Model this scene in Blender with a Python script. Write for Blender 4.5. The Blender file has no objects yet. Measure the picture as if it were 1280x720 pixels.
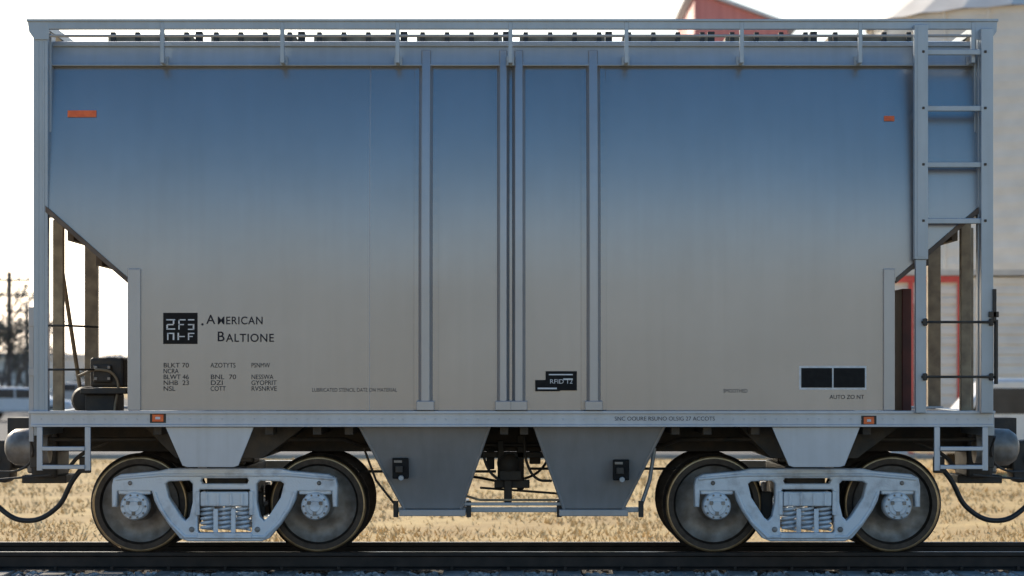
import bpy, bmesh, math, random
from mathutils import Vector, Matrix, noise
random.seed(7)
sc=bpy.context.scene
D=26.0; PPM=130.0; CH=1.824
def K(y): return (D+y)/D/PPM
def X(px,y=0.0): return (px-640)*K(y)
def Z(py,y=0.0): return CH+(460-py)*K(y)

# ---------------- materials ----------------
def newmat(name):
    m=bpy.data.materials.new(name); m.use_nodes=True
    nt=m.node_tree; return m,nt,nt.nodes['Principled BSDF']
def mat(name,c1,c2=None,scale=4.0,rough=0.6,metal=0.0,bump=0.0,bscale=None,mscale=(1,1,1),detail=6,spec=0.5,lo=0.35,hi=0.65):
    m,nt,b=newmat(name)
    c2=c2 or tuple(c*0.75 for c in c1)
    tc=nt.nodes.new('ShaderNodeTexCoord'); mp=nt.nodes.new('ShaderNodeMapping')
    mp.inputs['Scale'].default_value=mscale
    nt.links.new(tc.outputs['Object'],mp.inputs['Vector'])
    n=nt.nodes.new('ShaderNodeTexNoise'); n.inputs['Scale'].default_value=scale; n.inputs['Detail'].default_value=detail
    nt.links.new(mp.outputs[0],n.inputs['Vector'])
    r=nt.nodes.new('ShaderNodeValToRGB'); r.color_ramp.elements[0].position=lo; r.color_ramp.elements[1].position=hi
    r.color_ramp.elements[0].color=(*c2,1); r.color_ramp.elements[1].color=(*c1,1)
    nt.links.new(n.outputs['Fac'],r.inputs[0]); nt.links.new(r.outputs[0],b.inputs['Base Color'])
    b.inputs['Roughness'].default_value=rough; b.inputs['Metallic'].default_value=metal
    b.inputs['Specular IOR Level'].default_value=spec
    if bump:
        n2=nt.nodes.new('ShaderNodeTexNoise'); n2.inputs['Scale'].default_value=bscale or scale*3
        n2.inputs['Detail'].default_value=5
        nt.links.new(tc.outputs['Object'],n2.inputs['Vector'])
        bp=nt.nodes.new('ShaderNodeBump'); bp.inputs['Distance'].default_value=bump
        nt.links.new(n2.outputs['Fac'],bp.inputs['Height']); nt.links.new(bp.outputs[0],b.inputs['Normal'])
    return m
def paintmat(name,c,metal=0.35,rough=0.36,streak=0.12,wave=0.006):
    m,nt,b=newmat(name)
    tc=nt.nodes.new('ShaderNodeTexCoord')
    def nz(sc_,ms,det=5):
        mp=nt.nodes.new('ShaderNodeMapping'); mp.inputs['Scale'].default_value=ms
        nt.links.new(tc.outputs['Object'],mp.inputs['Vector'])
        n=nt.nodes.new('ShaderNodeTexNoise'); n.inputs['Scale'].default_value=sc_; n.inputs['Detail'].default_value=det
        nt.links.new(mp.outputs[0],n.inputs['Vector']); return n
    a=nz(6,(2.2,1,0.10),3); g=nz(1.1,(1,1,1),2); f=nz(9,(1,1,1),2)
    ad=nt.nodes.new('ShaderNodeMath'); ad.operation='MULTIPLY_ADD'; ad.inputs[1].default_value=0.6
    nt.links.new(a.outputs['Fac'],ad.inputs[0]); nt.links.new(g.outputs['Fac'],ad.inputs[2])
    ad2=nt.nodes.new('ShaderNodeMath'); ad2.operation='MULTIPLY_ADD'; ad2.inputs[1].default_value=0.3
    nt.links.new(f.outputs['Fac'],ad2.inputs[0]); nt.links.new(ad.outputs[0],ad2.inputs[2])
    mr=nt.nodes.new('ShaderNodeMapRange'); mr.inputs['From Min'].default_value=0.6; mr.inputs['From Max'].default_value=1.3
    nt.links.new(ad2.outputs[0],mr.inputs['Value'])
    mx=nt.nodes.new('ShaderNodeMix'); mx.data_type='RGBA'
    mx.inputs[6].default_value=(c[0]*(1-streak),c[1]*(1-streak*1.1),c[2]*(1-streak*1.3),1)
    mx.inputs[7].default_value=(c[0]*(1+streak),c[1]*(1+streak),c[2]*(1+streak),1)
    nt.links.new(mr.outputs[0],mx.inputs[0]); nt.links.new(mx.outputs[2],b.inputs['Base Color'])
    b.inputs['Roughness'].default_value=rough
    b.inputs['Metallic'].default_value=metal
    if wave:
        w=nz(0.9,(1,1,0.6),0)
        bp=nt.nodes.new('ShaderNodeBump'); bp.inputs['Distance'].default_value=wave; bp.inputs['Strength'].default_value=1
        nt.links.new(w.outputs['Fac'],bp.inputs['Height']); nt.links.new(bp.outputs[0],b.inputs['Normal'])
    return m
M_body=paintmat('grey_car_paint',(0.310,0.312,0.325),0.74,0.27,0.06,0.012)
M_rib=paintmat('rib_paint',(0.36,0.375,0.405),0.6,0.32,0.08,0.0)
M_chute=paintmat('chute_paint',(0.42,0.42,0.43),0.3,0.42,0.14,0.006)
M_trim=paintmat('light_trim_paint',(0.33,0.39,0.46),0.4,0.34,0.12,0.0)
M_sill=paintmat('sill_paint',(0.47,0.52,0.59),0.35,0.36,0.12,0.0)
M_slope=mat('slope_sheet_dirt_and_shade',(0.17,0.13,0.10),(0.09,0.065,0.05),5,0.6,bump=0.003)  # dark brown carries underside shade together with dirt
M_truck=mat('truck_casting_paint',(0.74,0.79,0.84),(0.48,0.50,0.53),7,0.45,0.15,bump=0.003,bscale=60,lo=0.25,hi=0.5)
M_dark=mat('underframe_black',(0.035,0.033,0.032),(0.07,0.055,0.04),7,0.6,bump=0.003,bscale=40)
M_steel=mat('wheel_plate_steel',(0.36,0.33,0.30),(0.19,0.16,0.13),7,0.45,0.3,bump=0.002,bscale=30)
M_rim=mat('wheel_rim_steel',(0.06,0.048,0.04),(0.03,0.023,0.018),14,0.42,0.4)
M_rimedge=mat('worn_rim_edge',(0.56,0.40,0.22),(0.34,0.23,0.12),9,0.35,0.6)
M_post=mat('brown_post',(0.40,0.31,0.20),(0.24,0.18,0.12),8,0.6,0.1)  # brown-beige tone with random variation
M_black=mat('black_decal',(0.008,0.008,0.009),(0.014,0.014,0.014),20,0.6,spec=0.2)
M_white=mat('white_decal',(0.8,0.8,0.8),(0.65,0.65,0.65),20,0.5)
M_ltr=mat('lettering_black',(0.015,0.015,0.02),(0.035,0.035,0.045),30,0.6,spec=0.2)
M_ltr2=mat('lettering_faded',(0.05,0.05,0.06),(0.11,0.11,0.13),60,0.6,spec=0.2)
M_orange=mat('orange_reflector',(0.95,0.19,0.04),(0.8,0.13,0.03),20,0.35)
M_rubber=mat('rubber',(0.02,0.02,0.02),(0.03,0.03,0.03),20,0.5)
M_rail=mat('rail_steel',(0.040,0.028,0.022),(0.018,0.014,0.011),6,0.6,0.3)
M_railtop=mat('rail_head_polished',(0.30,0.28,0.27),(0.2,0.19,0.17),6,0.35,0.9,mscale=(0.3,4,1))
M_tie=mat('sleeper_wood',(0.36,0.33,0.31),(0.17,0.15,0.13),5,0.85,mscale=(1,0.3,1),bump=0.01)
M_stone=mat('ballast_stone',(0.60,0.55,0.52),(0.20,0.18,0.17),9,0.9,lo=0.3,hi=0.7)
M_bed=mat('ballast_bed',(0.14,0.13,0.12),(0.05,0.045,0.04),25,0.95,bump=0.03)

# ---------------- mesh helpers ----------------
def empty(name):
    e=bpy.data.objects.new(name,None); sc.collection.objects.link(e); return e
def mkobj(name,me,m,parent=None):
    o=bpy.data.objects.new(name,me); sc.collection.objects.link(o)
    if m: me.materials.append(m)
    if parent: o.parent=parent
    return o
def frompy(name,v,f,m,parent=None,smooth=False):
    me=bpy.data.meshes.new(name); me.from_pydata(v,[],f); me.update()
    if smooth: me.polygons.foreach_set('use_smooth',[True]*len(me.polygons))
    return mkobj(name,me,m,parent)
def bev(o,w,seg=2):
    md=o.modifiers.new('b','BEVEL'); md.width=w; md.segments=seg; md.limit_method='ANGLE'; md.angle_limit=math.radians(35)
def multibox(name,lst,m,parent=None,bw=0.003,seg=1):
    v=[];f=[]
    for (x0,x1,y0,y1,z0,z1) in lst:
        x0,x1=sorted((x0,x1));y0,y1=sorted((y0,y1));z0,z1=sorted((z0,z1)); n=len(v)
        v+=[(x,y,z) for x in(x0,x1) for y in(y0,y1) for z in(z0,z1)]
        f+=[tuple(i+n for i in a) for a in [(0,1,3,2),(4,6,7,5),(0,4,5,1),(2,3,7,6),(0,2,6,4),(1,5,7,3)]]
    o=frompy(name,v,f,m,parent)
    if bw: bev(o,bw,seg)
    return o
def box(name,x0,x1,y0,y1,z0,z1,m,parent=None,bw=0.004):
    return multibox(name,[(x0,x1,y0,y1,z0,z1)],m,parent,bw,2)
def tube(name,pts,r,m,parent=None,bez=False):
    cu=bpy.data.curves.new(name,'CURVE'); cu.dimensions='3D'; cu.bevel_depth=r; cu.bevel_resolution=3; cu.use_fill_caps=True
    if bez:
        s=cu.splines.new('BEZIER'); s.bezier_points.add(len(pts)-1)
        for p,q in zip(s.bezier_points,pts): p.co=q; p.handle_left_type=p.handle_right_type='AUTO'
    else:
        s=cu.splines.new('POLY'); s.points.add(len(pts)-1)
        for p,q in zip(s.points,pts): p.co=(*q,1)
    o=bpy.data.objects.new(name,cu); sc.collection.objects.link(o); cu.materials.append(m)
    if parent: o.parent=parent
    return o
def plate(name,loops,y0,y1,m,parent=None,bw=0.006):
    """flat casting/plate cut from outline loops [(x,z)..] (first=outer, others=holes), from y0 to y1"""
    cu=bpy.data.curves.new(name,'CURVE'); cu.dimensions='2D'; cu.fill_mode='BOTH'
    t=abs(y1-y0)/2; cu.extrude=max(t-bw,0.0005); cu.bevel_depth=bw; cu.bevel_resolution=2; cu.offset=-bw
    for lp in loops:
        s=cu.splines.new('POLY'); s.points.add(len(lp)-1); s.use_cyclic_u=True
        for p,q in zip(s.points,lp): p.co=(q[0],q[1],0,1)
    o=bpy.data.objects.new(name,cu); sc.collection.objects.link(o)
    bpy.context.view_layer.update()
    me=bpy.data.meshes.new_from_object(o.evaluated_get(bpy.context.evaluated_depsgraph_get()))
    bpy.data.objects.remove(o)
    yc=(y0+y1)/2
    for v in me.vertices: a,b,c=v.co; v.co=(a,yc-c,b)
    me.materials.clear()
    return mkobj(name,me,m,parent)
def lathe(name,prof,cx,cz,y,sgn,m,parent,n=56,smooth=True,caps=True):
    v=[];f=[]
    for r,dy in prof:
        for i in range(n):
            a=2*math.pi*i/n; v.append((cx+r*math.cos(a),y+sgn*dy,cz+r*math.sin(a)))
    L=len(prof)
    for j in range(L-1):
        for i in range(n):
            f.append((j*n+i,j*n+(i+1)%n,(j+1)*n+(i+1)%n,(j+1)*n+i))
    if caps:
        f.append(tuple(range(n))); f.append(tuple((L-1)*n+i for i in range(n)))
    me=bpy.data.meshes.new(name); me.from_pydata(v,[],f)
    bm=bmesh.new(); bm.from_mesh(me); bmesh.ops.recalc_face_normals(bm,faces=bm.faces)
    for e in bm.edges:
        if len(e.link_faces)==2 and e.calc_face_angle()>0.6: e.smooth=False
    for q in bm.faces: q.smooth=smooth
    bm.to_mesh(me); bm.free()
    return mkobj(name,me,m,parent)
def text(name,s,px,py,h,m,parent,y=-0.006,w=None,sp=1.0,bold=0.0):
    cu=bpy.data.curves.new(name,'FONT'); cu.body=s; cu.size=h; cu.space_character=sp; cu.offset=bold
    cu.align_x='LEFT'; cu.align_y='BOTTOM'
    o=bpy.data.objects.new(name,cu); sc.collection.objects.link(o); cu.materials.append(m)
    o.rotation_euler=(math.pi/2,0,0); o.location=(X(px),y,Z(py)); o.parent=parent
    if w:
        bpy.context.view_layer.update(); o.scale=(w/PPM/max(o.dimensions.x,0.01),1,1)
    return o

# ================= HOPPER CAR =================
car=empty('covered_hopper_railcar')
W=3.2; CY=1.6
ZB=2.5; ZT=Z(48)
def bow(z):
    if z<ZB: return 0.0
    t=(z-ZB)/(ZT-ZB); return 0.27*t**2.2
def side(name,far):
    zs=[Z(513)+(Z(352)-Z(513))*i/8 for i in range(9)]+[Z(352)+(Z(262)-Z(352))*i/8 for i in range(1,9)]+[Z(262)+(ZT-Z(262))*i/24 for i in range(1,25)]
    NX=48; v=[];f=[]
    for z in zs:
        if z<=Z(352)+1e-6: a,b=X(160),X(1118)
        elif z<Z(262): t=(z-Z(352))/(Z(262)-Z(352)); a=X(160)+(X(57)-X(160))*t; b=X(1118)+(X(1224)-X(1118))*t
        else: a,b=X(57),X(1226)
        for i in range(NX+1):
            y=bow(z); v.append((a+(b-a)*i/NX, W-y if far else y, z))
    for j in range(len(zs)-1):
        for i in range(NX):
            q=(j*(NX+1)+i,j*(NX+1)+i+1,(j+1)*(NX+1)+i+1,(j+1)*(NX+1)+i)
            f.append(tuple(reversed(q)) if far else q)
    frompy(name,v,f,M_body,car,True)
side('side_sheet',False); side('side_sheet_far',True)
def rib(name,p0,p1,depth=0.06,taper=0.02,ytop=60,ybot=513,m=None,far=False):
    v=[];f=[]; N=26; x0,x1=X(p0),X(p1)
    for i in range(N+1):
        z=Z(ybot)+(Z(ytop)-Z(ybot))*i/N; y=bow(z)+0.002; d=depth
        row=[(x0,y,z),(x0+taper,y-d,z),(x1-taper,y-d,z),(x1,y,z)]
        if far: row=[(a,W-b,c) for a,b,c in row]
        v+=row
    for i in range(N):
        for k in range(3):
            a=i*4+k; f.append((a,a+1,a+5,a+4) if not far else (a+4,a+5,a+1,a))
    f.append((3,2,1,0)); f.append((N*4,N*4+1,N*4+2,N*4+3))
    o=frompy(name,v,f,m or M_rib,car); bev(o,0.006)
for i,(a,b) in enumerate([(523,541),(621,637),(640,657),(733,751)]):
    rib('side_rib_%d'%(i+1),a,b,0.07,0.03); rib('side_rib_far_%d'%(i+1),a,b,0.07,0.03,far=True)
for i,(a,b) in enumerate([(517,524),(540,548),(726,734),(750,758)]):
    rib('rib_flange_%d'%(i+1),a,b,0.007,0.001,m=M_body)
rib('weld_seam_1',461.2,462.8,0.005,0.004,m=M_rib); rib('weld_seam_2',905,906,0.003,0.003,m=M_body)
multibox('rib_feet',[(X(a-2),X(b+2),-0.085,-0.002,Z(513),Z(501)) for a,b in[(523,541),(621,637),(640,657),(733,751)]],M_rib,car,0.006)
def chord(nm,z0,z1,o0,o1,m,far=False):
    yb_,yt_=bow(z0),bow(z1)
    q=[(yb_-o0,z0),(yt_-o0,z1),(yt_+o1,z1),(yb_+o1,z0)]
    if far: q=[(W-a,b) for a,b in q]
    v=[(x,a,b) for x in(X(57),X(1226)) for a,b in q]
    f=[(0,4,5,1),(1,5,6,2),(2,6,7,3),(3,7,4,0),(0,1,2,3),(7,6,5,4)]
    o=frompy(nm,v,f,m,car); bm=bmesh.new(); bm.from_mesh(o.data); bmesh.ops.recalc_face_normals(bm,faces=bm.faces); bm.to_mesh(o.data); bm.free(); bev(o,0.006)
chord('top_chord',Z(79),Z(51),0.05,0.05,M_trim); chord('top_chord_lip',Z(55),Z(49),0.075,0.06,M_trim)
chord('top_chord_bead',Z(80),Z(77),0.062,0.0,M_trim)
chord('top_chord_far',Z(78),Z(50),0.05,0.05,M_trim,True)
yt=bow(Z(64))
rv=[];rf=[]
for i in range(13):
    t=i/12; y=0.25+t*(W-0.50); z=ZT-0.01+0.12*(1-(2*t-1)**2)
    rv+=[(X(57),y,z),(X(1226),y,z)]
for i in range(12): rf.append((2*i,2*i+1,2*i+3,2*i+2))
ro=frompy('roof_sheet',rv,rf,M_body,car,True); md=ro.modifiers.new('s','SOLIDIFY'); md.thickness=0.01
hl=[]; ll=[]
for i in range(8):
    a=110+i*135; hl.append((X(a),X(a+112),CY-0.32,CY+0.32,ZT+0.10,ZT+0.19))
    for q in(8,40,72,104): ll.append((X(a+q-3),X(a+q+3),CY-0.40,CY-0.325,ZT+0.07,ZT+0.21))
    ll.append((X(a+113),X(a+122),CY-0.2,CY-0.1,ZT+0.1,ZT+0.24))
multibox('roof_hatches',hl,M_post,car,0.02)
multibox('hatch_latches',ll,M_dark,car,0.003)
box('running_board_edge',X(36),X(1245),-0.03,0.03,Z(37),Z(26),M_trim,car,0.006)
box('running_board_lip',X(34),X(1247),-0.05,0.05,Z(27.5),Z(24.5),M_trim,car,0.003)
box('running_board_edge_far',X(36),X(1245),W-0.03,W+0.03,Z(37),Z(26),M_trim,car,0.006)
multibox('running_board_cross_ties',[(X(36),X(60),0.03,W-0.03,Z(37),Z(27)),(X(1222),X(1245),0.03,W-0.03,Z(37),Z(27))],M_trim,car)
tube('grab_rail',[(X(58),-0.01,Z(45)),(X(1224),-0.01,Z(45))],0.014,M_chute,car)
bk=[];
for p in(203,353,497,638,783,927,1075,1216):
    bk.append((X(p-2.5),X(p+2.5),-0.036,0.028,Z(79),Z(28)))
    bk.append((X(p-2.5),X(p+2.5),0.028,yt-0.05,Z(79),Z(74)))
    bk.append((X(p-5),X(p+5),yt-0.10,yt-0.07,Z(80),Z(68)))
multibox('running_board_brackets',bk,M_trim,car,0.003)
def cposts(nm,y0,y1,m):
    for tag,a,b in(('a',42,60),('b',1222,1240)):
        box(nm+'_'+tag,X(a),X(b),y0,y1,Z(531),Z(38),m,car,0.006)
cposts('corner_post',-0.012,0.10,M_trim); cposts('corner_post_far',W-0.1,W+0.012,M_post)
multibox('corner_post_web',[(X(47),X(49),-0.018,-0.0125,Z(515),Z(52)),(X(54),X(56),-0.018,-0.0125,Z(515),Z(52))],M_trim,car,0.002)
for tag,a,b in(('a',44,62),('b',1220,1238)): box('corner_filler_'+tag,X(a),X(b),0.102,0.34,Z(270),Z(40),M_trim,car,0.003)
plate('roof_corner_gusset_a',[[(X(35),Z(26)),(X(62),Z(26)),(X(62),Z(50)),(X(44),Z(50)),(X(37),Z(40))]],-0.032,-0.013,M_trim,car,0.003)
plate('roof_corner_gusset_b',[[(X(1246),Z(26)),(X(1218),Z(26)),(X(1218),Z(50)),(X(1238),Z(50)),(X(1245),Z(40))]],-0.032,-0.013,M_trim,car,0.003)
for tag,xa,xb,xe in(('a',57,160,367),('b',1225,1120,910)):
    v=[];
    for (p,q) in((xa,260),(xe,530)):
        v+=[(X(p),0.02,Z(q)),(X(p),W-0.02,Z(q))]
    o=frompy('end_slope_sheet_'+tag,v,[(0,1,3,2)],M_slope,car); md=o.modifiers.new('s','SOLIDIFY'); md.thickness=0.03; md.offset=0
    plate('slope_flange_'+tag,[[(X(xa),Z(257)),(X(xb),Z(347)),(X(xb),Z(354)),(X(xa),Z(265))]],-0.02,0.05,M_slope,car,0.004)
    a,b=(160,176) if tag=='a' else (1104,1118)
    box('side_end_flange_'+tag,X(a),X(b),-0.035,0.03,Z(513),Z(336),M_rib,car,0.006)
    xx=X(58) if tag=='a' else X(1224)
    box('end_wall_'+tag,xx-0.01,xx+0.01,0.2,W-0.2,Z(262),ZT,M_body,car,0.002)
    for k,t in enumerate((0.25,0.6)):
        xm=X(xa)+(X(xb)-X(xa))*t; zm=Z(260)+(Z(350)-Z(260))*t
        box('slope_stiffener_%s_%d'%(tag,k),xm-0.03,xm+0.03,0.25,W-0.25,zm-0.13,zm-0.03,M_slope,car)
for nm,y0,y1,yl0,yl1 in(('',-0.03,0.10,-0.06,0.12),('_far',W-0.1,W+0.03,W-0.12,W+0.06)):
    box('side_sill'+nm,X(39),X(1241),y0,y1,Z(531),Z(515),M_sill,car,0.006)
    box('side_sill_top_flange'+nm,X(37),X(1243),yl0,yl1,Z(517),Z(513.5),M_sill,car,0.003)
    box('side_sill_bottom_flange'+nm,X(39),X(1241),yl0+.01,yl1,Z(533.5),Z(530.5),M_sill,car,0.003)
rl=[]
for i in range(90):
    p=52+i*13.3
    if not 765<p<896: rl.append((X(p)-.007,X(p)+.007,-0.036,-0.028,Z(524)-.007,Z(524)+.007))
multibox('sill_rivets',rl,M_sill,car,0.002)
for tag,a,b in(('a',42,190),('b',1090,1238)):
    box('end_platform_'+tag,X(a),X(b),0.10,W-0.10,Z(524),Z(517),M_dark,car)
    xo=X(42) if tag=='a' else X(1238)
    box('end_sill_'+tag,xo-0.06,xo+0.06,0.12,W-0.12,Z(545),Z(516),M_trim,car)
yA=0.9
multibox('end_frame_posts',[(X(67,yA),X(80,yA),yA-.05,yA+.05,Z(520,yA),Z(275,yA)),(X(1200,yA),X(1213,yA),yA-.05,yA+.05,Z(520,yA),Z(275,yA)),
   (X(68,2.4),X(78,2.4)-.02,2.35,2.45,Z(520,2.4),Z(285,2.4)),(X(1206,2.4),X(1216,2.4),2.35,2.45,Z(520,2.4),Z(285,2.4))],M_post,car,0.006)
tube('end_diagonal_brace_1',[(X(72,yA),yA,Z(300,yA)),(X(72,yA),2.4,Z(500,yA))],0.022,M_post,car)
eq=empty('brake_equipment'); eq.parent=car
y=1.2
box('control_valve',X(118,y),X(160,y),0.9,1.5,Z(484,y),Z(447,y),M_dark,eq,0.03)
box('valve_bracket',X(108,y),X(165,y),0.8,1.6,Z(492,y),Z(485,y),M_dark,eq,0.01)
box('reservoir_foot',X(112,y),X(150,y),0.9,1.5,Z(520,y),Z(492,y),M_dark,eq,0.02)
box('valve_cover',X(123,y),X(146,y),0.84,0.9,Z(478,y),Z(456,y),M_dark,eq,0.02)
multibox('valve_bolts',[(X(p,y),X(p,y)+.03,0.82,0.84,Z(q,y),Z(q,y)+.03) for p in(125,141) for q in(475,461)],M_steel,eq)
lathe('air_reservoir',[(0.02,-0.02),(0.11,0.0),(0.135,0.04),(0.135,0.56),(0.11,0.6),(0.02,0.62)],X(105,1.0),Z(500,1.0),1.0,1,M_dark,eq,24)
tube('valve_pipe',[(X(105,y),0.85,Z(470,y)),(X(130,y),0.80,Z(462,y)),(X(150,y),0.85,Z(470,y)),(X(150,y),0.85,Z(512,y))],0.014,M_post,eq,True)
y=1.3
box('brake_housing',X(1122,y),X(1134,y),1.0,1.7,Z(520,y),Z(362,y),mat('dark_red_housing',(0.16,0.03,0.02),(0.09,0.02,0.015),5,0.5),eq,0.01)
for k,py in enumerate((407,462)):
    tube('end_grab_iron_%d'%k,[(X(60),0.03,Z(py)),(X(82),0.03,Z(py)),(X(104),0.9,Z(py))],0.011,M_dark,car)
multibox('end_ladder_stile_a',[(X(36),X(42),0.0,0.03,Z(552),Z(384)),(X(36),X(46),-0.01,0.035,Z(408),Z(384)),(X(36),X(46),-0.01,0.035,Z(470),Z(460))],M_chute,car)
# side ladder
lad=empty('side_ladder'); lad.parent=car
box('inner_stile',X(1140),X(1157),-0.16,-0.06,Z(325),Z(33),M_trim,lad,0.005)
box('inner_stile_inset',X(1143.5),X(1153.5),-0.168,-0.161,Z(322),Z(36),M_trim,lad,0.001)
box('inner_stile_lower',X(1142),X(1155),-0.14,-0.06,Z(516),Z(325),M_trim,lad,0.005)
box('outer_stile',X(1223),X(1238),-0.16,-0.013,Z(516),Z(38),M_trim,lad,0.005)
for k,py in enumerate((67,137,207,277)):
    box('rung_%d'%k,X(1155),X(1225),-0.13,-0.09,Z(py+3.5),Z(py-3.5),M_trim,lad,0.006)
    multibox('rung_bolts_%d'%k,[(X(q)-.012,X(q)+.012,-0.175,-0.155,Z(py)-.012,Z(py)+.012) for q in(1151,1228)],M_dark,lad,0.003)
for k,py in enumerate((403,471)):
    tube('lower_rung_%d'%k,[(X(1150),-0.15,Z(py)),(X(1153),-0.19,Z(py)),(X(1236),-0.19,Z(py)),(X(1240),-0.15,Z(py))],0.013,M_dark,lad)
    multibox('rung_clamps_%d'%k,[(X(q)-.02,X(q)+.02,-0.2,-0.14,Z(py)-.035,Z(py)+.035) for q in(1153,1235)],M_dark,lad,0.008)
multibox('stile_standoffs',[(X(1144),X(1153),-0.06,bow(Z(p))+0.0,Z(p+5),Z(p-5)) for p in(60,140,210,280,300)],M_trim,lad)
multibox('latch_handle',[(X(1237),X(1241),-0.2,-0.15,Z(402),Z(362)),(X(1232),X(1244),-0.2,-0.15,Z(397),Z(390)),(X(1240),X(1243),-0.2,-0.1,Z(480),Z(400))],M_dark,lad)
def stirrup(nm,a,b,c,pys):
    y=-0.03
    box(nm+'_l',X(a-4),X(a+3),y-.02,y+.02,Z(c+3),Z(533.6),M_sill,car,0.004)
    box(nm+'_r',X(b-3),X(b+4),y-.02,y+.02,Z(c+3),Z(533.6),M_sill,car,0.004)
    for i,p in enumerate(pys): box(nm+'_tread%d'%i,X(a+3),X(b-3),y-.05,y+.05,Z(p+3),Z(p-2),M_sill,car,0.004)
stirrup('sill_step_b',1171,1230,585,(560,583)); stirrup('sill_step_a',51,110,585,(560,583))

# ---- lettering ----
L=empty('lettering'); L.parent=car
def dec(nm,a,b,c,d,m,y0=-0.003,y1=-0.0005,yo=0): box(nm,X(a),X(b),y0+yo,y1+yo,Z(d),Z(c),m,L,0)
for nm,a,b,c,d in(('reflector_strip_a',82,118,136.5,145),('reflector_strip_b',1107,1120,143.5,150)):
    z0,z1=Z(d),Z(c); frompy(nm,[(X(a),bow(z0)-.012,z0),(X(b),bow(z0)-.012,z0),(X(b),bow(z1)-.012,z1),(X(a),bow(z1)-.012,z1)],[(0,1,2,3)],M_orange,L)
dec('logo_panel',204,247,391,430,M_black)
lw=lambda a,b,c,d:(X(a),X(b),-0.005,-0.0035,Z(d),Z(c))
multibox('logo_glyphs',[lw(208,219,399,400.5),lw(216,218,400,405),lw(209,217,405,406.5),lw(208,210,406,411),lw(208,219,410.5,412),
  lw(223,224.6,399,412),lw(223,232,399,400.5),lw(223,230,405,406.4),lw(235,243,399,400.5),lw(235,242,405,406.5),lw(241,243,405,412),lw(235,243,411,412.4),
  lw(209,210.6,416,425),lw(210,218,416,417.4),lw(216,218,417,425),lw(222,223.8,416,425),lw(223,231,420,421.3),lw(235,236.6,416,425),lw(236,243,416,417.4),lw(236,241,420,421.2)],M_white,L,0)
def smallcaps(nm,s,px,py,big,small,w,adv):
    text(nm+'_cap',s[0],px,py,big,M_ltr,L,bold=0.001)
    text(nm,s[1:],px+adv,py,small,M_ltr,L,sp=1.1,bold=0.001,w=w)
text('reporting_mark_dot','.',251,410,0.14,M_ltr,L,bold=.003)
smallcaps('reporting_name_1','AMERICAN',258,408,0.125,0.105,56,13.5)
smallcaps('reporting_name_2','BALTIONE',271,430,0.135,0.11,60,11.5)
for cx,rows in((204,['BLKT 70','NCRA','BLWT 46','NHB  23','NSL']),(263,['AZOTYTS','','BNL  70','DZI','COTT']),(314,['PSNMW','','NESSWA','GYOPRIT','RVSNRVE'])):
    for i,s in enumerate(rows):
        if s: text('data_stencil',s,cx,461+i*7.3,0.064,M_ltr,L,w=len(s)*4.2+2)
text('data_stencil','LUBRICATED STENCIL DATE ON MATERIAL',390,491,0.052,M_ltr2,L,w=106)
text('data_stencil','SMOOTHED',904,492,0.05,M_ltr2,L,w=30)
text('data_stencil','AUTO ZO NT',1037,500,0.055,M_ltr,L,w=43)
text('data_stencil','SNC OOURE RSUNO OLSIG 27 ACCOTS',768,527,0.055,M_ltr2,L,y=-0.037,w=125)
dec('consolidated_stencil_border',999,1083,457.5,487,M_white)
dec('consolidated_stencil_a',1001.5,1040,460,484.5,M_black,-0.006,-0.0035); dec('consolidated_stencil_b',1042,1081,460,484.5,M_black,-0.006,-0.0035)
dec('tag_plate',682,721,464,488,M_black,-0.02); dec('tag_plate_lower',669,700,475,489,M_black,-0.018)
multibox('tag_plate_marks',[(X(672),X(696),-.0205,-.0185,Z(486.5),Z(484.5)),(X(686),X(716),-.023,-.0205,Z(469),Z(467.5)),(X(704),X(716),-.023,-.0205,Z(475),Z(473))],M_white,L,0)
text('tag_text','RFID 12',687,481,0.06,M_white,L,y=-0.022,w=28)
for nm,a,b,c,d in(('sill_reflector_a',191,205,518,527),('sill_reflector_b',1079,1092,521,530)):
    box(nm,X(a),X(b),-0.045,-0.031,Z(d),Z(c),M_orange,L,0.003); box(nm+'_frame',X(a-3),X(b+3),-0.036,-0.0305,Z(d+1.5),Z(c-1.5),M_dark,L,0.002)
    box(nm+'_lens',X(a+4),X(b-4),-0.048,-0.0455,Z(d-3),Z(c+3),M_white,L,0)

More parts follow.
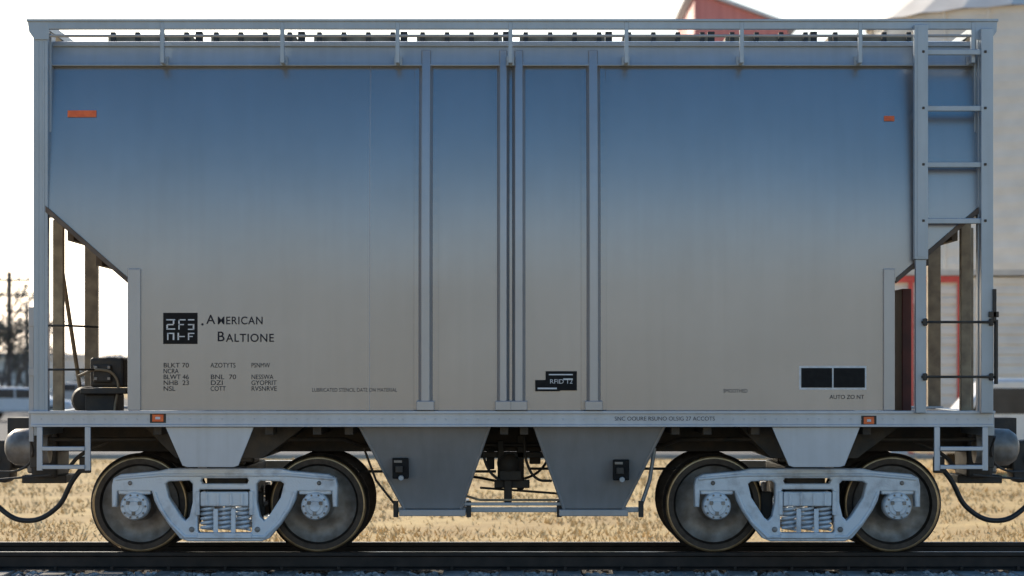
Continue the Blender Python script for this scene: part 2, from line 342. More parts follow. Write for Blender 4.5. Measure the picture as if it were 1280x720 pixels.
# ---- hopper bays ----
def hopper(tag,t0,t1,b0,b1,latch):
    hp=empty('hopper_bay_'+tag); hp.parent=car
    zt,zb=Z(530),Z(640)
    ya,yb=0.10,W-0.10; ya2,yb2=0.55,W-0.55
    v=[(X(t0),ya,zt),(X(t1),ya,zt),(X(t1),yb,zt),(X(t0),yb,zt),(X(b0,.5),ya2,zb),(X(b1,.5),ya2,zb),(X(b1,.5),yb2,zb),(X(b0,.5),yb2,zb)]
    o=frompy('chute',v,[(0,4,5,1),(1,5,6,2),(2,6,7,3),(3,7,4,0),(4,7,6,5),(0,1,2,3)],M_chute,hp); 
    bm=bmesh.new(); bm.from_mesh(o.data); bmesh.ops.recalc_face_normals(bm,faces=bm.faces); bm.to_mesh(o.data); bm.free(); bev(o,0.012)
    for nm,i,j in(('flange_l',0,4),('flange_r',1,5)):
        a=Vector(v[i]);b=Vector(v[j]); tube(nm,[a,b],0.014,M_chute,hp)
    box('gate_frame',X(b0-6,.5),X(b1+6,.5),0.47,W-0.47,Z(645,.5),Z(637,.5),M_chute,hp,0.006)
    px,py=latch; yy=0.10+(0.45)*(py-530)/110
    box('latch_plate',X(px-10,yy),X(px+10,yy),yy-0.10,yy+0.06,Z(py+12,yy),Z(py-14,yy),M_black,hp,0.01)
    box('latch_lamp',X(px-6,yy),X(px+3,yy),yy-0.14,yy-0.095,Z(py+4,yy),Z(py-4,yy),M_dark,hp,0.006)
    box('latch_tag',X(px-8,yy),X(px+2,yy),yy-0.106,yy-0.101,Z(py-8,yy),Z(py-11,yy),M_steel,hp,0.001)
    lathe('latch_bolt',[(0.001,-0.03),(0.024,-0.03),(0.028,-0.02),(0.028,0.0)],X(px+1,yy),Z(py+11,yy),yy-0.11,1,M_trim,hp,16)
hopper('a',447,613,505,576,(501,586)); hopper('b',667,833,705,779,(776,588))
multibox('gate_operating_racks',[(X(498,.7),X(800,.7),0.66,0.72,Z(640,.7),Z(634,.7)),(X(576,.6),X(706,.6),0.60,0.64,Z(632,.6),Z(628,.6)),(X(498,2.4),X(800,2.4),2.4,2.46,Z(640,2.4),Z(634,2.4))],M_trim,car,0.004)
multibox('rack_brackets',[(X(p,.7),X(p+6,.7),0.62,0.72,Z(646,.7),Z(626,.7)) for p in(492,583,696,798)],M_dark,car)
tube('capstan_shaft_1',[(X(576,.6),0.6,Z(618,.6)),(X(600,.6),0.6,Z(625,.6)),(X(700,.6),0.6,Z(625,.6))],0.012,M_post,car)
tube('gate_pull_rod_a',[(X(498,.7),.68,Z(636,.7)),(X(470,.7),.68,Z(600,.7)),(X(455,.7),.68,Z(560,.7))],0.012,M_dark,car)
tube('gate_pull_rod_b',[(X(800,.7),.68,Z(636,.7)),(X(812,.7),.68,Z(600,.7)),(X(818,.7),.68,Z(560,.7))],0.02,M_trim,car)
for tag,c in(('a',262),('b',1020)):
    plate('bolster_apron_'+tag,[[(X(c-55),Z(534)),(X(c+55),Z(534)),(X(c+36),Z(582)),(X(c+30),Z(584)),(X(c-28),Z(584)),(X(c-34),Z(582))]],0.0,0.03,M_sill,car,0.004)
    plate('bolster_web_'+tag,[[(X(c-95),Z(530)),(X(c+120),Z(530)),(X(c+60),Z(575)),(X(c-50),Z(575))]],0.5,W-0.5,M_dark,car,0.004)
box('centre_sill',X(15,CY),X(1265,CY),CY-0.25,CY+0.25,0.98,1.32,M_dark,car)
multibox('cross_bearers',[(X(p),X(p)+.08,0.1,W-0.1,1.18,1.30) for p in(190,330,390,430,625,650,840,880,940,1080)],M_dark,car)
br=empty('brake_rigging'); br.parent=car
tube('train_line',[(X(60,.7),.7,1.12),(X(430,.7),.7,1.12),(X(450,1.2),1.2,1.05),(X(830,1.2),1.2,1.05),(X(850,.7),.7,1.12),(X(1220,.7),.7,1.12)],0.022,M_dark,br)
tube('brake_rod_1',[(X(300,1.3),1.3,0.78),(X(620,1.3),1.3,0.78)],0.014,M_dark,br)
tube('brake_rod_2',[(X(660,1.5),1.5,0.80),(X(1000,1.5),1.5,0.80)],0.014,M_dark,br)
tube('brake_rod_3',[(X(600,1.2),1.2,0.62),(X(700,1.2),1.2,0.56)],0.012,M_dark,br)
lathe('brake_cylinder',[(0.02,-.02),(0.07,0),(0.10,0.03),(0.10,0.3),(0.12,0.31),(0.12,0.35),(0.02,0.37)],X(636,1.1),0.86,1.0,1,M_dark,br,28)
multibox('brake_levers',[(X(622,1.2),X(630,1.2),1.15,1.19,0.62,1.10),(X(646,1.2),X(655,1.2),1.2,1.24,0.60,1.15),(X(618,1.2),X(662,1.2),1.1,1.25,0.62,0.70),(X(630,1.1),X(640,1.1),1.05,1.12,0.48,0.75),(X(608,1.2),X(618,1.2),1.3,1.4,0.8,1.0),(X(662,1.2),X(676,1.2),1.4,1.5,0.85,1.0),
   (X(624,1.2),X(652,1.2),1.0,1.1,0.70,0.80),(X(600,1.2),X(690,1.2),1.2,1.3,0.92,0.98)],M_dark,br,0.008)
tube('pipe_drop',[(X(655,.9),.9,1.15),(X(660,.9),.9,0.85),(X(672,.9),.9,0.72),(X(690,.9),.9,0.70)],0.014,M_dark,br,True)
tube('pipe_drop_2',[(X(600,.9),.9,1.1),(X(612,.9),.9,0.8),(X(625,.9),.9,0.7)],0.014,M_dark,br,True)
tube('pipe_drop_3',[(X(690,.9),1.9,1.1),(X(680,.9),1.9,0.8),(X(640,.9),1.9,0.66),(X(590,.9),1.9,0.7)],0.014,M_dark,br,True)
for tag,s in(('a',-1),('b',1)):
    cp=empty('coupler_'+tag); cp.parent=car
    def bx(nm,xa,xb,y0,y1,z0,z1,m,bw): box(nm,s*xa,s*xb,y0,y1,z0,z1,m,cp,bw)
    bx('striker_casting',4.58,4.84,CY-0.38,CY+0.38,0.72,1.22,M_dark,0.03)
    bx('striker_face',4.84,4.90,CY-0.28,CY+0.28,0.76,1.16,M_steel,0.02)
    bx('shank',4.9,5.15,CY-0.08,CY+0.08,0.80,0.97,M_dark,0.02)
    plate('coupler_head',[[(s*5.08,0.70),(s*5.14,0.66),(s*5.38,0.68),(s*5.42,0.76),(s*5.42,1.06),(s*5.34,1.10),(s*5.12,1.08),(s*5.06,1.0)]],CY-0.2,CY+0.16,M_dark,cp,0.02)
    lathe('knuckle_pin_boss',[(0.02,-.03),(0.06,-.02),(0.07,0.1)],s*5.25,0.9,CY-0.22,1,M_steel,cp,20)
    o=lathe('draft_barrel',[(0.06,0),(0.13,0.03),(0.18,0.10),(0.19,0.30),(0.16,0.36),(0.16,0.44)],0,0,0,1,M_steel,cp,28)
    for vv in o.data.vertices: a,b,c=vv.co; vv.co=(s*(5.02-b),0.8+a,1.04+c)
    if s<0: o.data.flip_normals()
    bx('uncoupling_bracket',4.60,4.70,0.35,0.45,0.85,1.25,M_dark,0.01)
    tube('uncoupling_lever',[(s*4.66,0.1,1.16),(s*4.66,0.3,1.0),(s*4.85,0.6,0.82),(s*5.2,0.7,0.80)],0.012,M_dark,cp,True)
    tube('angle_cock_pipe',[(s*4.0,0.9,1.1),(s*4.3,0.9,0.95),(s*4.42,0.9,0.82)],0.02,M_dark,cp,True)
    tube('air_hose',[(s*4.25,0.9,0.86),(s*4.36,0.9,0.72),(s*4.55,0.95,0.42),(s*4.85,1.0,0.30),(s*5.12,1.05,0.42),(s*5.35,1.1,0.75),(s*5.45,1.1,0.95)],0.026,M_rubber,cp,True)
    bx('hose_gladhand',4.19,4.30,0.86,0.94,0.78,0.94,M_dark,0.01)
    tube('lower_lever',[(s*4.5,0.4,0.78),(s*4.9,0.6,0.74),(s*5.3,0.7,0.70)],0.012,M_dark,cp)
    bx('carrier_iron',4.5,4.95,CY-0.3,CY+0.3,0.66,0.74,M_dark,0.01)

# ---- trucks ----
R=0.475
wheelprof=[(0.085,-0.03),(0.12,-0.02),(0.135,0.0),(0.165,0.055),(0.24,0.080),(0.33,0.070),(0.378,0.045)]
rimprof=[(0.378,0.045),(0.393,0.012),(0.40,0.0),(0.450,0.0)]
edgeprof=[(0.450,0.0),(0.462,0.002),(R-0.003,0.012),(R,0.02)]
trd=[(R,0.02),(R+0.002,0.095),(0.49,0.105),(0.505,0.115),(0.505,0.128),(0.48,0.14),(0.40,0.14),(0.375,0.11),(0.2,0.11),(0.1,0.16)]
def truck(nm,cpx):
    T=empty(nm); T.parent=car
    y0=0.40
    cx=X(cpx,y0); k=K(y0); zc=R
    def U(u,v): return (cx+u*k, zc+(629-v)*k)
    hs=113*k
    for far in(0,1):
        def Y(y): return W-y if far else y
        sg=-1 if far else 1
        for dx in(-hs,hs):
            for pn,pf,mm in(('wheel_plate',wheelprof,M_steel),('wheel_rim',rimprof,M_rim),('wheel_rim_edge',edgeprof,M_rimedge),('wheel_tread',trd,M_rim)):
                o=lathe(pn,pf,cx+dx,zc,Y(0.79),sg,mm,T,72,caps=False)
            lathe('bearing_cup',[(0.02,-0.035),(0.05,-0.035),(0.055,-0.02),(0.085,-0.02),(0.095,-0.01),(0.125,-0.005),(0.138,0.02),(0.138,0.2),(0.1,0.24)],cx+dx,zc,Y(0.38),sg,M_truck,T,32)
            bl=[]
            for q in range(3):
                a=q*2.094+0.5; bx_=cx+dx+0.066*math.cos(a); bz=zc+0.066*math.sin(a); bl.append((bx_-.017,bx_+.017,Y(0.335),Y(0.365),bz-.017,bz+.017))
            for q in range(10):
                a=q*0.628; bx_=cx+dx+0.112*math.cos(a); bz=zc+0.112*math.sin(a); bl.append((bx_-.009,bx_+.009,Y(0.36),Y(0.378),bz-.009,bz+.009))
            multibox('bearing_bolts',bl,M_steel,T,0.003)
            multibox('adapter',[(cx+dx-0.16,cx+dx+0.16,Y(0.40),Y(0.56),zc+0.115,zc+0.165)],M_truck,T,0.01)
        half=[(-141,603),(-139,594),(-130,589),(-84,585),(-70,582)]
        half2=[(-46,673),(-56,669),(-70,652),(-82,634),(-88,622),(-91,610),(-134,610),(-135,630),(-141,630)]
        outer=[U(*p) for p in half]+[U(-p[0],p[1]) for p in reversed(half)]
        outer+= [U(-p[0],p[1]) for p in reversed(half2)] + [U(*p) for p in half2]
        w1=[(-74,601),(-70,598),(-44,597),(-40,601),(-40,624),(-44,642),(-49,647),(-54,643),(-70,618)]
        win1=[U(*p) for p in w1]; win2=[U(-p[0],p[1]) for p in reversed(w1)]
        slot=[U(*p) for p in[(-28,594),(28,594),(30,597),(28,601),(-28,601),(-30,597)]]
        ctr=[U(*p) for p in[(-31,608),(31,608),(34,612),(34,660),(31,664),(-31,664),(-34,660),(-34,612)]]
        plate('side_frame',[outer,win1,win2,slot,ctr],Y(0.38),Y(0.56),M_truck,T,0.014)
        pf=[U(-88,614),U(-80,634),U(-68,652),U(-50,670),U(50,670),U(68,652),U(80,634),U(88,614)]
        tube('frame_lower_rib',[(a,Y(0.385),b+0.02) for a,b in pf],0.02,M_truck,T)
        pt=[U(-136,595),U(-80,590),U(80,590),U(136,595)]
        tube('frame_upper_rib',[(a,Y(0.385),b) for a,b in pt],0.018,M_truck,T)
        a,b=U(-30,611),U(30,629)
        box('bolster_end',a[0],b[0],Y(0.36),Y(0.62),b[1],a[1],M_truck,T,0.012)
        multibox('bolster_end_ribs',[(cx+q*k-.012,cx+q*k+.012,Y(0.335),Y(0.36),b[1]+.01,a[1]-.01) for q in(-22,-8,8,22)],M_truck,T,0.004)
        for q in(-22,0,22):
            pts=[]
            for i in range(80):
                an=i/80*5.0*2*math.pi; z=U(0,659)[1]+i/80*(28*k)
                pts.append((cx+q*k+0.062*math.cos(an),Y(0.46)+0.062*math.sin(an),z))
            tube('spring',pts,0.015,M_truck,T)
        multibox('wedge_plates',[(cx-36*k,cx-31*k,Y(0.355),Y(0.40),U(0,640)[1],U(0,610)[1]),(cx+31*k,cx+36*k,Y(0.355),Y(0.40),U(0,640)[1],U(0,610)[1]),
              (cx-34*k,cx+34*k,Y(0.35),Y(0.5),U(0,669)[1],U(0,662)[1]),(cx-14*k,cx-8*k,Y(0.36),Y(0.38),U(0,662)[1],U(0,632)[1]),(cx+8*k,cx+14*k,Y(0.36),Y(0.38),U(0,662)[1],U(0,632)[1])],M_truck,T,0.006)
        for q in(-1,1):
            lathe('cast_boss',[(0.01,-.02),(0.02,-.015),(0.028,0.0),(0.028,0.05)],cx+q*41*k,U(0,658)[1],Y(0.375),sg,M_steel,T,16)
            lathe('cast_boss',[(0.01,-.02),(0.016,-.015),(0.022,0.0),(0.022,0.05)],cx+q*118*k,U(0,600)[1],Y(0.375),sg,M_steel,T,16)
    for dx in(-hs,hs):
        lathe('axle',[(0.08,0.0),(0.09,0.4),(0.08,0.7),(0.08,1.2),(0.09,1.6),(0.08,2.3)],cx+dx,zc,0.45,1,M_dark,T,24)
        s=-1 if dx>0 else 1
        bxx=cx+dx+s*(R+0.09)
        box('brake_beam',bxx-0.04,bxx+0.04,0.8,W-0.8,0.36,0.46,M_dark,T,0.01)
        for yy in(0.84,W-0.84): 
            box('brake_shoe',bxx-0.10,bxx+0.02,yy-0.05,yy+0.05,0.30,0.60,M_dark,T,0.02)
    box('bolster',cx-0.2,cx+0.2,0.60,W-0.60,0.50,0.86,M_dark,T,0.02)
    box('bowl_block',cx-0.2,cx+0.2,CY-0.3,CY+0.3,0.86,1.02,M_dark,T,0.02)
    multibox('side_bearings',[(cx-0.15,cx+0.15,0.75,0.95,0.86,1.0),(cx-0.15,cx+0.15,W-0.95,W-0.75,0.86,1.0),(cx-0.25,cx+0.25,0.55,0.65,0.9,1.2)],M_dark,T,0.01)
truck('truck_a',281); truck('truck_b',1009)

# ================= TRACK =================
tr=empty('railway_track')
def rail(nm,yc):
    p=[(-.07,-.175),(.07,-.175),(.07,-.163),(.012,-.145),(.010,-.05),(.037,-.038),(.037,-.006),(.030,0),(-.030,0),(-.037,-.006),(-.037,-.038),(-.010,-.05),(-.012,-.145),(-.07,-.163)]
    v=[(x,yc+a,b) for x in(-80,80) for a,b in p]; n=len(p)
    f=[(i,(i+1)%n,n+(i+1)%n,n+i) for i in range(n)]+[tuple(range(n))[::-1],tuple(range(n,2*n))]
    o=frompy(nm,v,f,M_rail,tr); o.data.materials.append(M_railtop)
    bm=bmesh.new(); bm.from_mesh(o.data); bmesh.ops.recalc_face_normals(bm,faces=bm.faces)
    for q in bm.faces:
        if q.normal.z>0.9 and q.calc_center_median().z>-0.01: q.material_index=1
    bm.to_mesh(o.data); bm.free()
rail('rail_near',0.845); rail('rail_far',W-0.845)
multibox('sleepers',[(x*0.56-.12,x*0.56+.12,0.10+random.uniform(-.03,.03),3.05,-.36,-.178-random.uniform(0,.006)) for x in range(-90,90)],M_tie,tr,0.01)
cl=[]
for x in range(-20,21):
    for yc in(0.845,W-0.845):
        cl.append((x*.56-.09,x*.56+.09,yc-.17,yc+.17,-.178,-.170))
        cl.append((x*.56-.05,x*.56-.02,yc-.13,yc-.09,-.172,-.135)); cl.append((x*.56+.03,x*.56+.06,yc+.09,yc+.13,-.172,-.135))
multibox('tie_plates_and_spikes',cl,M_rail,tr,0.002)
bedp=[(-2.6,-.46),(-1.3,-.22),(4.5,-.22),(5.6,-.46)]
frompy('ballast_bed',[(x,a,b) for x in(-200,200) for a,b in bedp],[(i,i+4,i+5,i+1) for i in range(3)],M_bed,None)
ico=bmesh.new(); bmesh.ops.create_icosphere(ico,subdivisions=1,radius=1); iv=[v.co.copy() for v in ico.verts]; iF=[tuple(v.index for v in f.verts) for f in ico.faces]; ico.free()
v=[];f=[]
def stone(x,y,z,r):
    n=len(v); s=[r*random.uniform(.7,1.2),r*random.uniform(.7,1.2),r*random.uniform(.5,.9)]
    rot=Matrix.Rotation(random.uniform(0,6.28),3,'Z')@Matrix.Rotation(random.uniform(-.6,.6),3,'X')
    for p in iv:
        q=rot@Vector((p.x*s[0]*random.uniform(.8,1.15),p.y*s[1]*random.uniform(.8,1.15),p.z*s[2])); v.append((x+q.x,y+q.y,z+q.z))
    f.extend(tuple(i+n for i in a) for a in iF)
for i in range(6500): stone(random.uniform(-6.5,6.5),random.uniform(-1.6,0.76),-.222+random.uniform(-.01,.022),random.uniform(.018,.042))
for i in range(3000): stone(random.uniform(-6.5,6.5),random.uniform(0.94,4.5),-.222+random.uniform(-.01,.02),random.uniform(.018,.04))
frompy('ballast_stones',v,f,M_stone,None)

# ================= GROUND =================
GZ=-0.46
M_gr=mat('dry_grass_ground',(0.72,0.50,0.21),(0.52,0.34,0.14),0.9,0.95,bump=0.04,bscale=8,detail=10)
frompy('ground',[(-2500,-1500,GZ),(2500,-1500,GZ),(2500,3500,GZ),(-2500,3500,GZ)],[(0,1,2,3)],M_gr)
M_as=mat('asphalt',(0.13,0.125,0.12),(0.09,0.085,0.08),0.6,0.9,detail=9)
frompy('road',[(-300,42,GZ+.004),(300,42,GZ+.004),(300,175,GZ+.004),(-300,175,GZ+.004)],[(0,1,2,3)],M_as)
multibox('kerb',[(-300,300,41.8,42.0,GZ-.05,GZ+.12)],mat('kerb_concrete',(0.4,0.39,0.36),(0.3,0.29,0.27),3,0.9),None,0.01)
multibox('parking_bay_lines',[(-60+i*2.8,-59.88+i*2.8,112,117,GZ+.0045,GZ+.009) for i in range(45)],M_white,None,0)
v=[];f=[]
for i in range(36000):
    y=5.2+36*random.random()**1.3; x=random.uniform(-1,1)*(6+y*0.24)
    if noise.noise(Vector((x*.5,y*.35,0)))<-0.08 and random.random()<.88: continue
    h=random.uniform(.03,.09)*(1+0.9*max(0,noise.noise(Vector((x*.9,y*.6,3))))); w=random.uniform(.006,.014)*(1+y*.03)
    a=random.uniform(0,3.14); lx,ly=random.uniform(-.06,.06),random.uniform(-.06,.06); n=len(v)
    v+=[(x-w*math.cos(a),y-w*math.sin(a),GZ),(x+w*math.cos(a),y+w*math.sin(a),GZ),(x+lx,y+ly,GZ+h)]; f.append((n,n+1,n+2))
frompy('dry_grass',v,f,mat('dry_grass_blades',(0.80,0.58,0.29),(0.58,0.40,0.18),1.5,0.8))

# ================= BACKGROUND =================
def xat(px,d): return (px-640)*d/3380
def zat(py,d): return CH+(460-py)*d/3380
silo=empty('grain_silo')
d=95; Rs=6.2; sx=xat(1092,d)+Rs; sy=d-26; ze=zat(34,d)
M_silo=mat('hazed_silo_sheet',(0.92,0.83,0.71),(0.82,0.73,0.61),1.2,0.5,0.0)  # sheet colour paled to include distance haze
n=96; v=[];f=[]; rows=int((ze-GZ)/0.25)
for j in range(rows+1):
    z=GZ+(ze-GZ)*j/rows; r=Rs+(0.03 if j%2 else 0)
    for i in range(n): a=2*math.pi*i/n; v.append((sx+r*math.cos(a),sy+r*math.sin(a),z))
for j in range(rows):
    for i in range(n): f.append((j*n+i,j*n+(i+1)%n,(j+1)*n+(i+1)%n,(j+1)*n+i))
frompy('wall',v,f,M_silo,silo)
v=[(sx,sy,ze+4.8)];f=[]
for i in range(48):
    a=2*math.pi*i/48; rr=Rs+0.25; v.append((sx+rr*math.cos(a),sy+rr*math.sin(a),ze-0.05+(0.05 if i%2 else 0)))
for i in range(48): f.append((0,1+i,1+(i+1)%48))
frompy('cone_roof',v,f,mat('silo_roof',(0.76,0.69,0.60),(0.64,0.57,0.49),1,0.5,0.0),silo)  # roof colour paled for haze like the wall
multibox('wall_stiffeners',[(sx+(Rs+.05)*math.cos(a)-.05,sx+(Rs+.05)*math.cos(a)+.05,sy+(Rs+.05)*math.sin(a)-.05,sy+(Rs+.05)*math.sin(a)+.05,GZ,ze) for a in[i*2*math.pi/24 for i in range(24)]],M_silo,silo)
eb=empty('red_elevator_building'); d=120; y0=d-26
M_red=mat('hazed_red_sheet_metal',(0.76,0.28,0.24),(0.66,0.22,0.19),0.8,0.6,mscale=(6,6,.3))  # red mixed toward pale, air haze put into the colour
a,b=xat(868,d),xat(985,d)
plate('gable_body',[[(a,GZ),(b,GZ),(b,zat(34,d)),(xat(935,d),zat(14,d)),(xat(885,d),zat(-3,d)),(a,zat(-8,d))]],y0,y0+12,M_red,eb,0.02)
plate('roof_edge',[[(a-.3,zat(-8,d)),(xat(885,d),zat(-4,d)),(b+.4,zat(36,d)),(b+.4,zat(32,d)),(xat(885,d),zat(-9,d)),(a-.3,zat(-13,d))]],y0-.3,y0+12.3,mat('roof_trim',(0.8,0.76,0.72),(0.7,0.67,0.64),2),eb,0.01)
multibox('windows',[(a+1+i*1.1,a+1.6+i*1.1,y0-.04,y0+.02,z,z+.9) for i in range(3) for z in(3,7,11)],M_black,eb)
multibox('siding_ribs',[(a+.3*i-.02,a+.3*i+.02,y0-.03,y0,GZ,zat(40,d)) for i in range(int((b-a)/.3)+1)],M_red,eb,0)
wh=empty('white_warehouse'); d=70; y0=d-26
M_wsid=mat('white_lap_siding',(0.90,0.83,0.74),(0.80,0.73,0.65),1.5,0.7)
xa,xb=xat(1112,d),xat(1420,d); zt=zat(346,d)
box('walls',xa,xb,y0,y0+14,GZ,zt,M_wsid,wh,0)
z=GZ; lap=[]
while z<zt-0.2: lap.append((xa,xb,y0-.05,y0-.005,z+.03,z+.20)); z+=.26
multibox('lap_boards',lap,M_wsid,wh,0.01)
M_redtrim=mat('red_trim',(0.78,0.10,0.08),(0.66,0.08,0.06),3,0.5)
tl=[]
for p,q in((1135,1141),(1158,1165),(1196,1201),(1300,1304)): tl.append((xat(p,d),xat(q,d),y0-.12,y0-.052,GZ,zt))
tl.append((xa,xat(1202,d),y0-.13,y0-.053,zt-.15,zt+.02))
multibox('red_posts',tl,M_redtrim,wh,0.01)
multibox('door',[(xat(1143,d),xat(1156,d),y0-.08,y0-.055,GZ,zt-.7)],mat('door_grey',(0.5,0.49,0.48),(0.42,0.41,0.4),3),wh)
box('roof_slab',xa-.2,xb,y0-.2,y0+14.2,zt+.03,zt+.18,mat('roof_slab',(0.7,0.65,0.58),(0.6,0.55,0.5),2),wh)

def vehicle(nm,x,y,s,col,van=False):
    V=empty(nm); mp=mat(nm+'_paint',col,tuple(c*.9 for c in col),3,0.3,0.1)
    if van: pr=[(-2.6,.45),(2.5,.45),(2.6,.7),(2.5,1.1),(1.7,1.25),(1.1,1.95),(.8,2.05),(-2.5,2.05),(-2.6,1.9)]
    else: pr=[(-2.15,.4),(2.1,.4),(2.2,.6),(2.1,.85),(1.2,.98),(.5,1.42),(-.9,1.46),(-1.7,1.02),(-2.15,.95)]
    plate('body',[[(x+s*a,b+GZ) for a,b in pr]],y,y+1.8,mp,V,0.08)
    gl=mat(nm+'_glass',(0.03,0.035,0.04),(0.05,0.055,0.06),3,0.1)
    w=[(1.45,1.3),(1.0,1.85),(.1,1.85),(.1,1.3)] if van else [(1.0,1.0),(.45,1.36),(-.15,1.38),(-.15,1.0)]
    w2=[(0,1.3),(0,1.85),(-.9,1.85),(-.9,1.3)] if van else [(-.22,1.0),(-.22,1.38),(-.85,1.38),(-1.35,1.02)]
    for i,q in enumerate((w,w2)): plate('window_%d'%i,[[(x+s*a,b+GZ) for a,b in q]],y-.012,y+.01,gl,V,0.002)
    for q in(-1.35,1.4):
        lathe('wheel',[(0.02,-.02),(.2,-.02),(.22,-.03),(.32,-.02),(.34,0.02),(.34,.2)],x+q,GZ+.34,y-.01,1,M_rubber,V,24)
        lathe('wheel_far',[(0.02,-.02),(.2,-.02),(.22,-.03),(.32,-.02),(.34,0.02),(.34,.2)],x+q,GZ+.34,y+1.81,-1,M_rubber,V,24)
        lathe('hubcap',[(0.01,-.03),(.18,-.025),(.19,0)],x+q,GZ+.34,y-.025,1,M_silo,V,20)
    box('front_lamp',x+s*2.05,x+s*2.19,y+.1,y+.4,GZ+.62,GZ+.78,M_white,V,0.02)
vehicle('parked_van',xat(1296,58),32,-1,(0.82,0.80,0.77),True)
vehicle('parked_car',xat(24,115),89,1,(0.72,0.73,0.75))
vehicle('parked_car',xat(-30,150),124,-1,(0.4,0.4,0.42))
vehicle('parked_car',xat(100,150),124,1,(0.6,0.59,0.57))
lb=empty('low_industrial_building'); d=210;y0=d-26
M_lb=mat('pale_render_wall',(0.76,0.73,0.69),(0.66,0.63,0.6),.5,.8)
box('walls',xat(-120,d),xat(58,d),y0,y0+20,GZ,zat(447,d),M_lb,lb,0)
box('roof',xat(-122,d),xat(60,d),y0-.5,y0+20.5,zat(447,d)+.02,zat(441,d),M_lb,lb,0)
multibox('windows',[(xat(-110+i*13,d),xat(-103+i*13,d),y0-.1,y0-.01,GZ+1.0,GZ+1.9) for i in range(13)],mat('hazy_glass',(0.2,0.2,0.21),(0.15,0.15,0.16),3),lb,0)
M_bark=mat('bark',(0.16,0.14,0.12),(0.10,0.085,0.07),6,.9)
M_leaf=mat('hazed_leaves',(0.16,0.165,0.12),(0.09,0.095,0.065),2,.8)  # leaf colour lightened to stand for haze over distance
def tree(nm,x,y,h,leaf,seed):
    rnd=random.Random(seed); T=empty(nm); bv=[];bf=[];lv=[];lf=[]
    def seg(a,b,r0,r1):
        ax=(b-a).normalized(); u=ax.orthogonal().normalized(); w=ax.cross(u); n=len(bv)
        for c,r in((a,r0),(b,r1)):
            for i in range(6): t=i*math.pi/3; bv.append(tuple(c+u*r*math.cos(t)+w*r*math.sin(t)))
        for i in range(6): bf.append((n+i,n+(i+1)%6,n+6+(i+1)%6,n+6+i))
    def grow(p,dirv,l,r,dep):
        q=p+dirv*l; seg(p,q,r,r*.7)
        if dep<=2:
            for _ in range(leaf):
                c=p+(q-p)*rnd.random()+Vector((rnd.gauss(0,.22),rnd.gauss(0,.22),rnd.gauss(0,.22)))*h/8; s=rnd.uniform(.04,.11)*h/7
                a=Vector((rnd.gauss(0,1),rnd.gauss(0,1),rnd.gauss(0,1))).normalized(); b=a.orthogonal().normalized(); n=len(lv)
                lv.extend([tuple(c-a*s),tuple(c+b*s*.7),tuple(c+a*s),tuple(c-b*s*.7)]); lf.append((n,n+1,n+2,n+3))
        if dep==0: return
        for k in range(rnd.choice((2,3,3))):
            nd=(dirv+Vector((rnd.gauss(0,.5),rnd.gauss(0,.5),rnd.gauss(.08,.25)))).normalized()
            grow(q,nd,l*rnd.uniform(.65,.88),r*.65,dep-1)
    grow(Vector((x,y,GZ)),Vector((rnd.gauss(0,.04),0,1)).normalized(),h*.24,h*.022,5)
    frompy('trunk_and_limbs',bv,bf,M_bark,T)
    if lf: frompy('crown',lv,lf,M_leaf,T)
for i,(px,d,h,lf) in enumerate(((2,135,6.2,3),(20,150,5.4,4),(-22,140,8.0,4),(30,190,4.0,8),(120,180,3.0,9),(-60,150,7,5))):
    tree('deciduous_tree',xat(px,d),d-26,h,lf,i+3)
def upole(x,y,h):
    P=empty('utility_pole'); tube('pole',[(x,y,GZ),(x,y,GZ+h)],0.13,M_bark,P)
    multibox('crossarms',[(x-1.1,x+1.1,y-.06,y+.06,GZ+h-.5,GZ+h-.38),(x-.8,x+.8,y-.06,y+.06,GZ+h-1.3,GZ+h-1.18)],M_bark,P)
    multibox('insulators',[(x+q-.05,x+q+.05,y-.05,y+.05,GZ+h-.38,GZ+h-.2) for q in(-1,-.5,.5,1)],M_silo,P)
upole(xat(7,140),115,7.3); upole(xat(30,170),145,6.3)
v=[];f=[]
for i in range(9000):
    x=random.uniform(-260,260); hmax=3.5+2.2*noise.noise(Vector((x*.05,0,0)))+1.2*noise.noise(Vector((x*.3,5,0)))
    c=Vector((x,460+random.uniform(-6,6),GZ+random.random()**.8*hmax)); s=random.uniform(.4,1.0)
    a=Vector((random.gauss(0,1),random.gauss(0,.5),random.gauss(0,1))).normalized(); b=a.orthogonal().normalized(); n=len(v)
    v+=[tuple(c-a*s),tuple(c+b*s),tuple(c+a*s),tuple(c-b*s)]; f.append((n,n+1,n+2,n+3))
frompy('distant_treeline',v,f,mat('hazy_foliage',(0.48,0.47,0.44),(0.40,0.39,0.37),.2,.9))

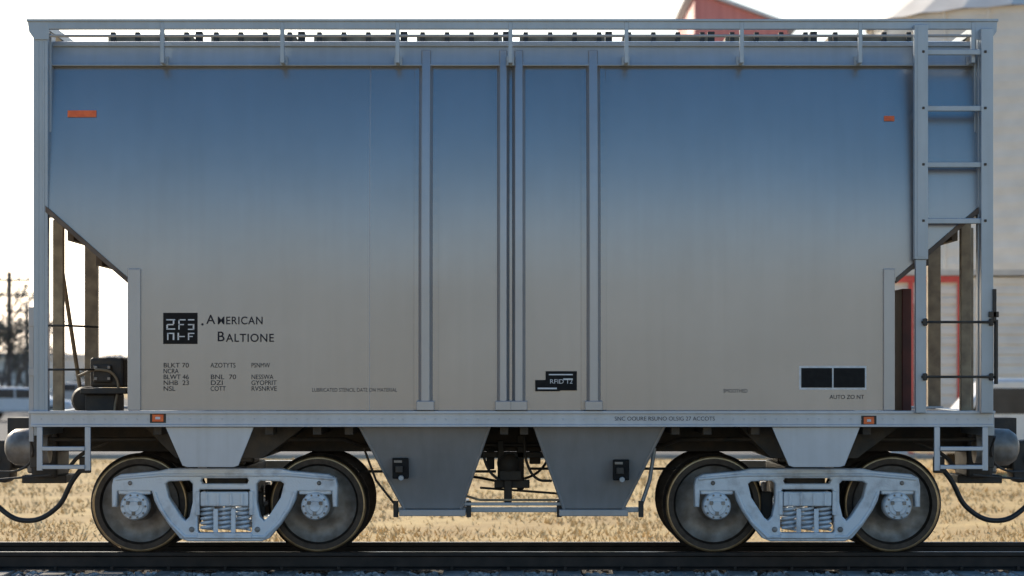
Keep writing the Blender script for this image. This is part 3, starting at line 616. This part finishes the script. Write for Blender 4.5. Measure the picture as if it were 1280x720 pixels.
# ================= LIGHT =================
el=math.radians(27); az=math.radians(-28)
sd=Vector((math.sin(az)*math.cos(el),math.cos(az)*math.cos(el),math.sin(el)))
sl=bpy.data.lights.new('sun','SUN'); sl.energy=4.6; sl.angle=math.radians(.5); sl.color=(1,.88,.70)
so=bpy.data.objects.new('sun',sl); sc.collection.objects.link(so); so.rotation_euler=sd.to_track_quat('Z','Y').to_euler()
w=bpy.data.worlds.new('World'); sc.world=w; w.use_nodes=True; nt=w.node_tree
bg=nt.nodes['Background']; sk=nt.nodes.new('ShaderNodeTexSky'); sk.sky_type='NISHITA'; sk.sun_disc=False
sk.sun_elevation=el; sk.sun_rotation=az; sk.dust_density=1.6; sk.air_density=1.2; sk.ozone_density=2.5
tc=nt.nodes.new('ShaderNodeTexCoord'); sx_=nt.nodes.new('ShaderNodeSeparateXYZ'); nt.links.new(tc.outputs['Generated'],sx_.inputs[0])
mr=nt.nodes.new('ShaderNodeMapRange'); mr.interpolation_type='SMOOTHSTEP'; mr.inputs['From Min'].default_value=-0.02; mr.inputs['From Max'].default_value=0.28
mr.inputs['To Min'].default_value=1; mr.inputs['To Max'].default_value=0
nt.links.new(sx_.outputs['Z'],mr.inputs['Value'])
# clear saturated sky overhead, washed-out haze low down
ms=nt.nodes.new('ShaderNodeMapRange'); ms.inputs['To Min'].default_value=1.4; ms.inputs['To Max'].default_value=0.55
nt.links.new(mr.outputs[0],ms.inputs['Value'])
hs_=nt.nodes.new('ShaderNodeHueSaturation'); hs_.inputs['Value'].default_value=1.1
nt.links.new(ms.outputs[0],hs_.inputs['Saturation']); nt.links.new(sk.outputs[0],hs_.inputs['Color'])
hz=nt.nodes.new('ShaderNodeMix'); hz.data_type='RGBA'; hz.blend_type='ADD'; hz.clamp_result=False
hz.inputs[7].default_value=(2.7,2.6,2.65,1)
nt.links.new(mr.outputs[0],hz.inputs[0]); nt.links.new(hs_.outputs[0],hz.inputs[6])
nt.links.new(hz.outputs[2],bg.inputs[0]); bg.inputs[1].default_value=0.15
# ================= CAMERA =================
cd=bpy.data.cameras.new('camera'); co=bpy.data.objects.new('camera',cd); sc.collection.objects.link(co); sc.camera=co
co.location=(0,-D,CH); co.rotation_euler=(math.pi/2,0,0)
cd.sensor_width=36; cd.lens=36*D*PPM/1280; cd.shift_y=100/1280; cd.clip_end=6000
cd.dof.use_dof=True; cd.dof.focus_distance=D+0.2; cd.dof.aperture_fstop=1.9
sc.view_settings.view_transform='Standard'; sc.view_settings.look='None'; sc.view_settings.exposure=0
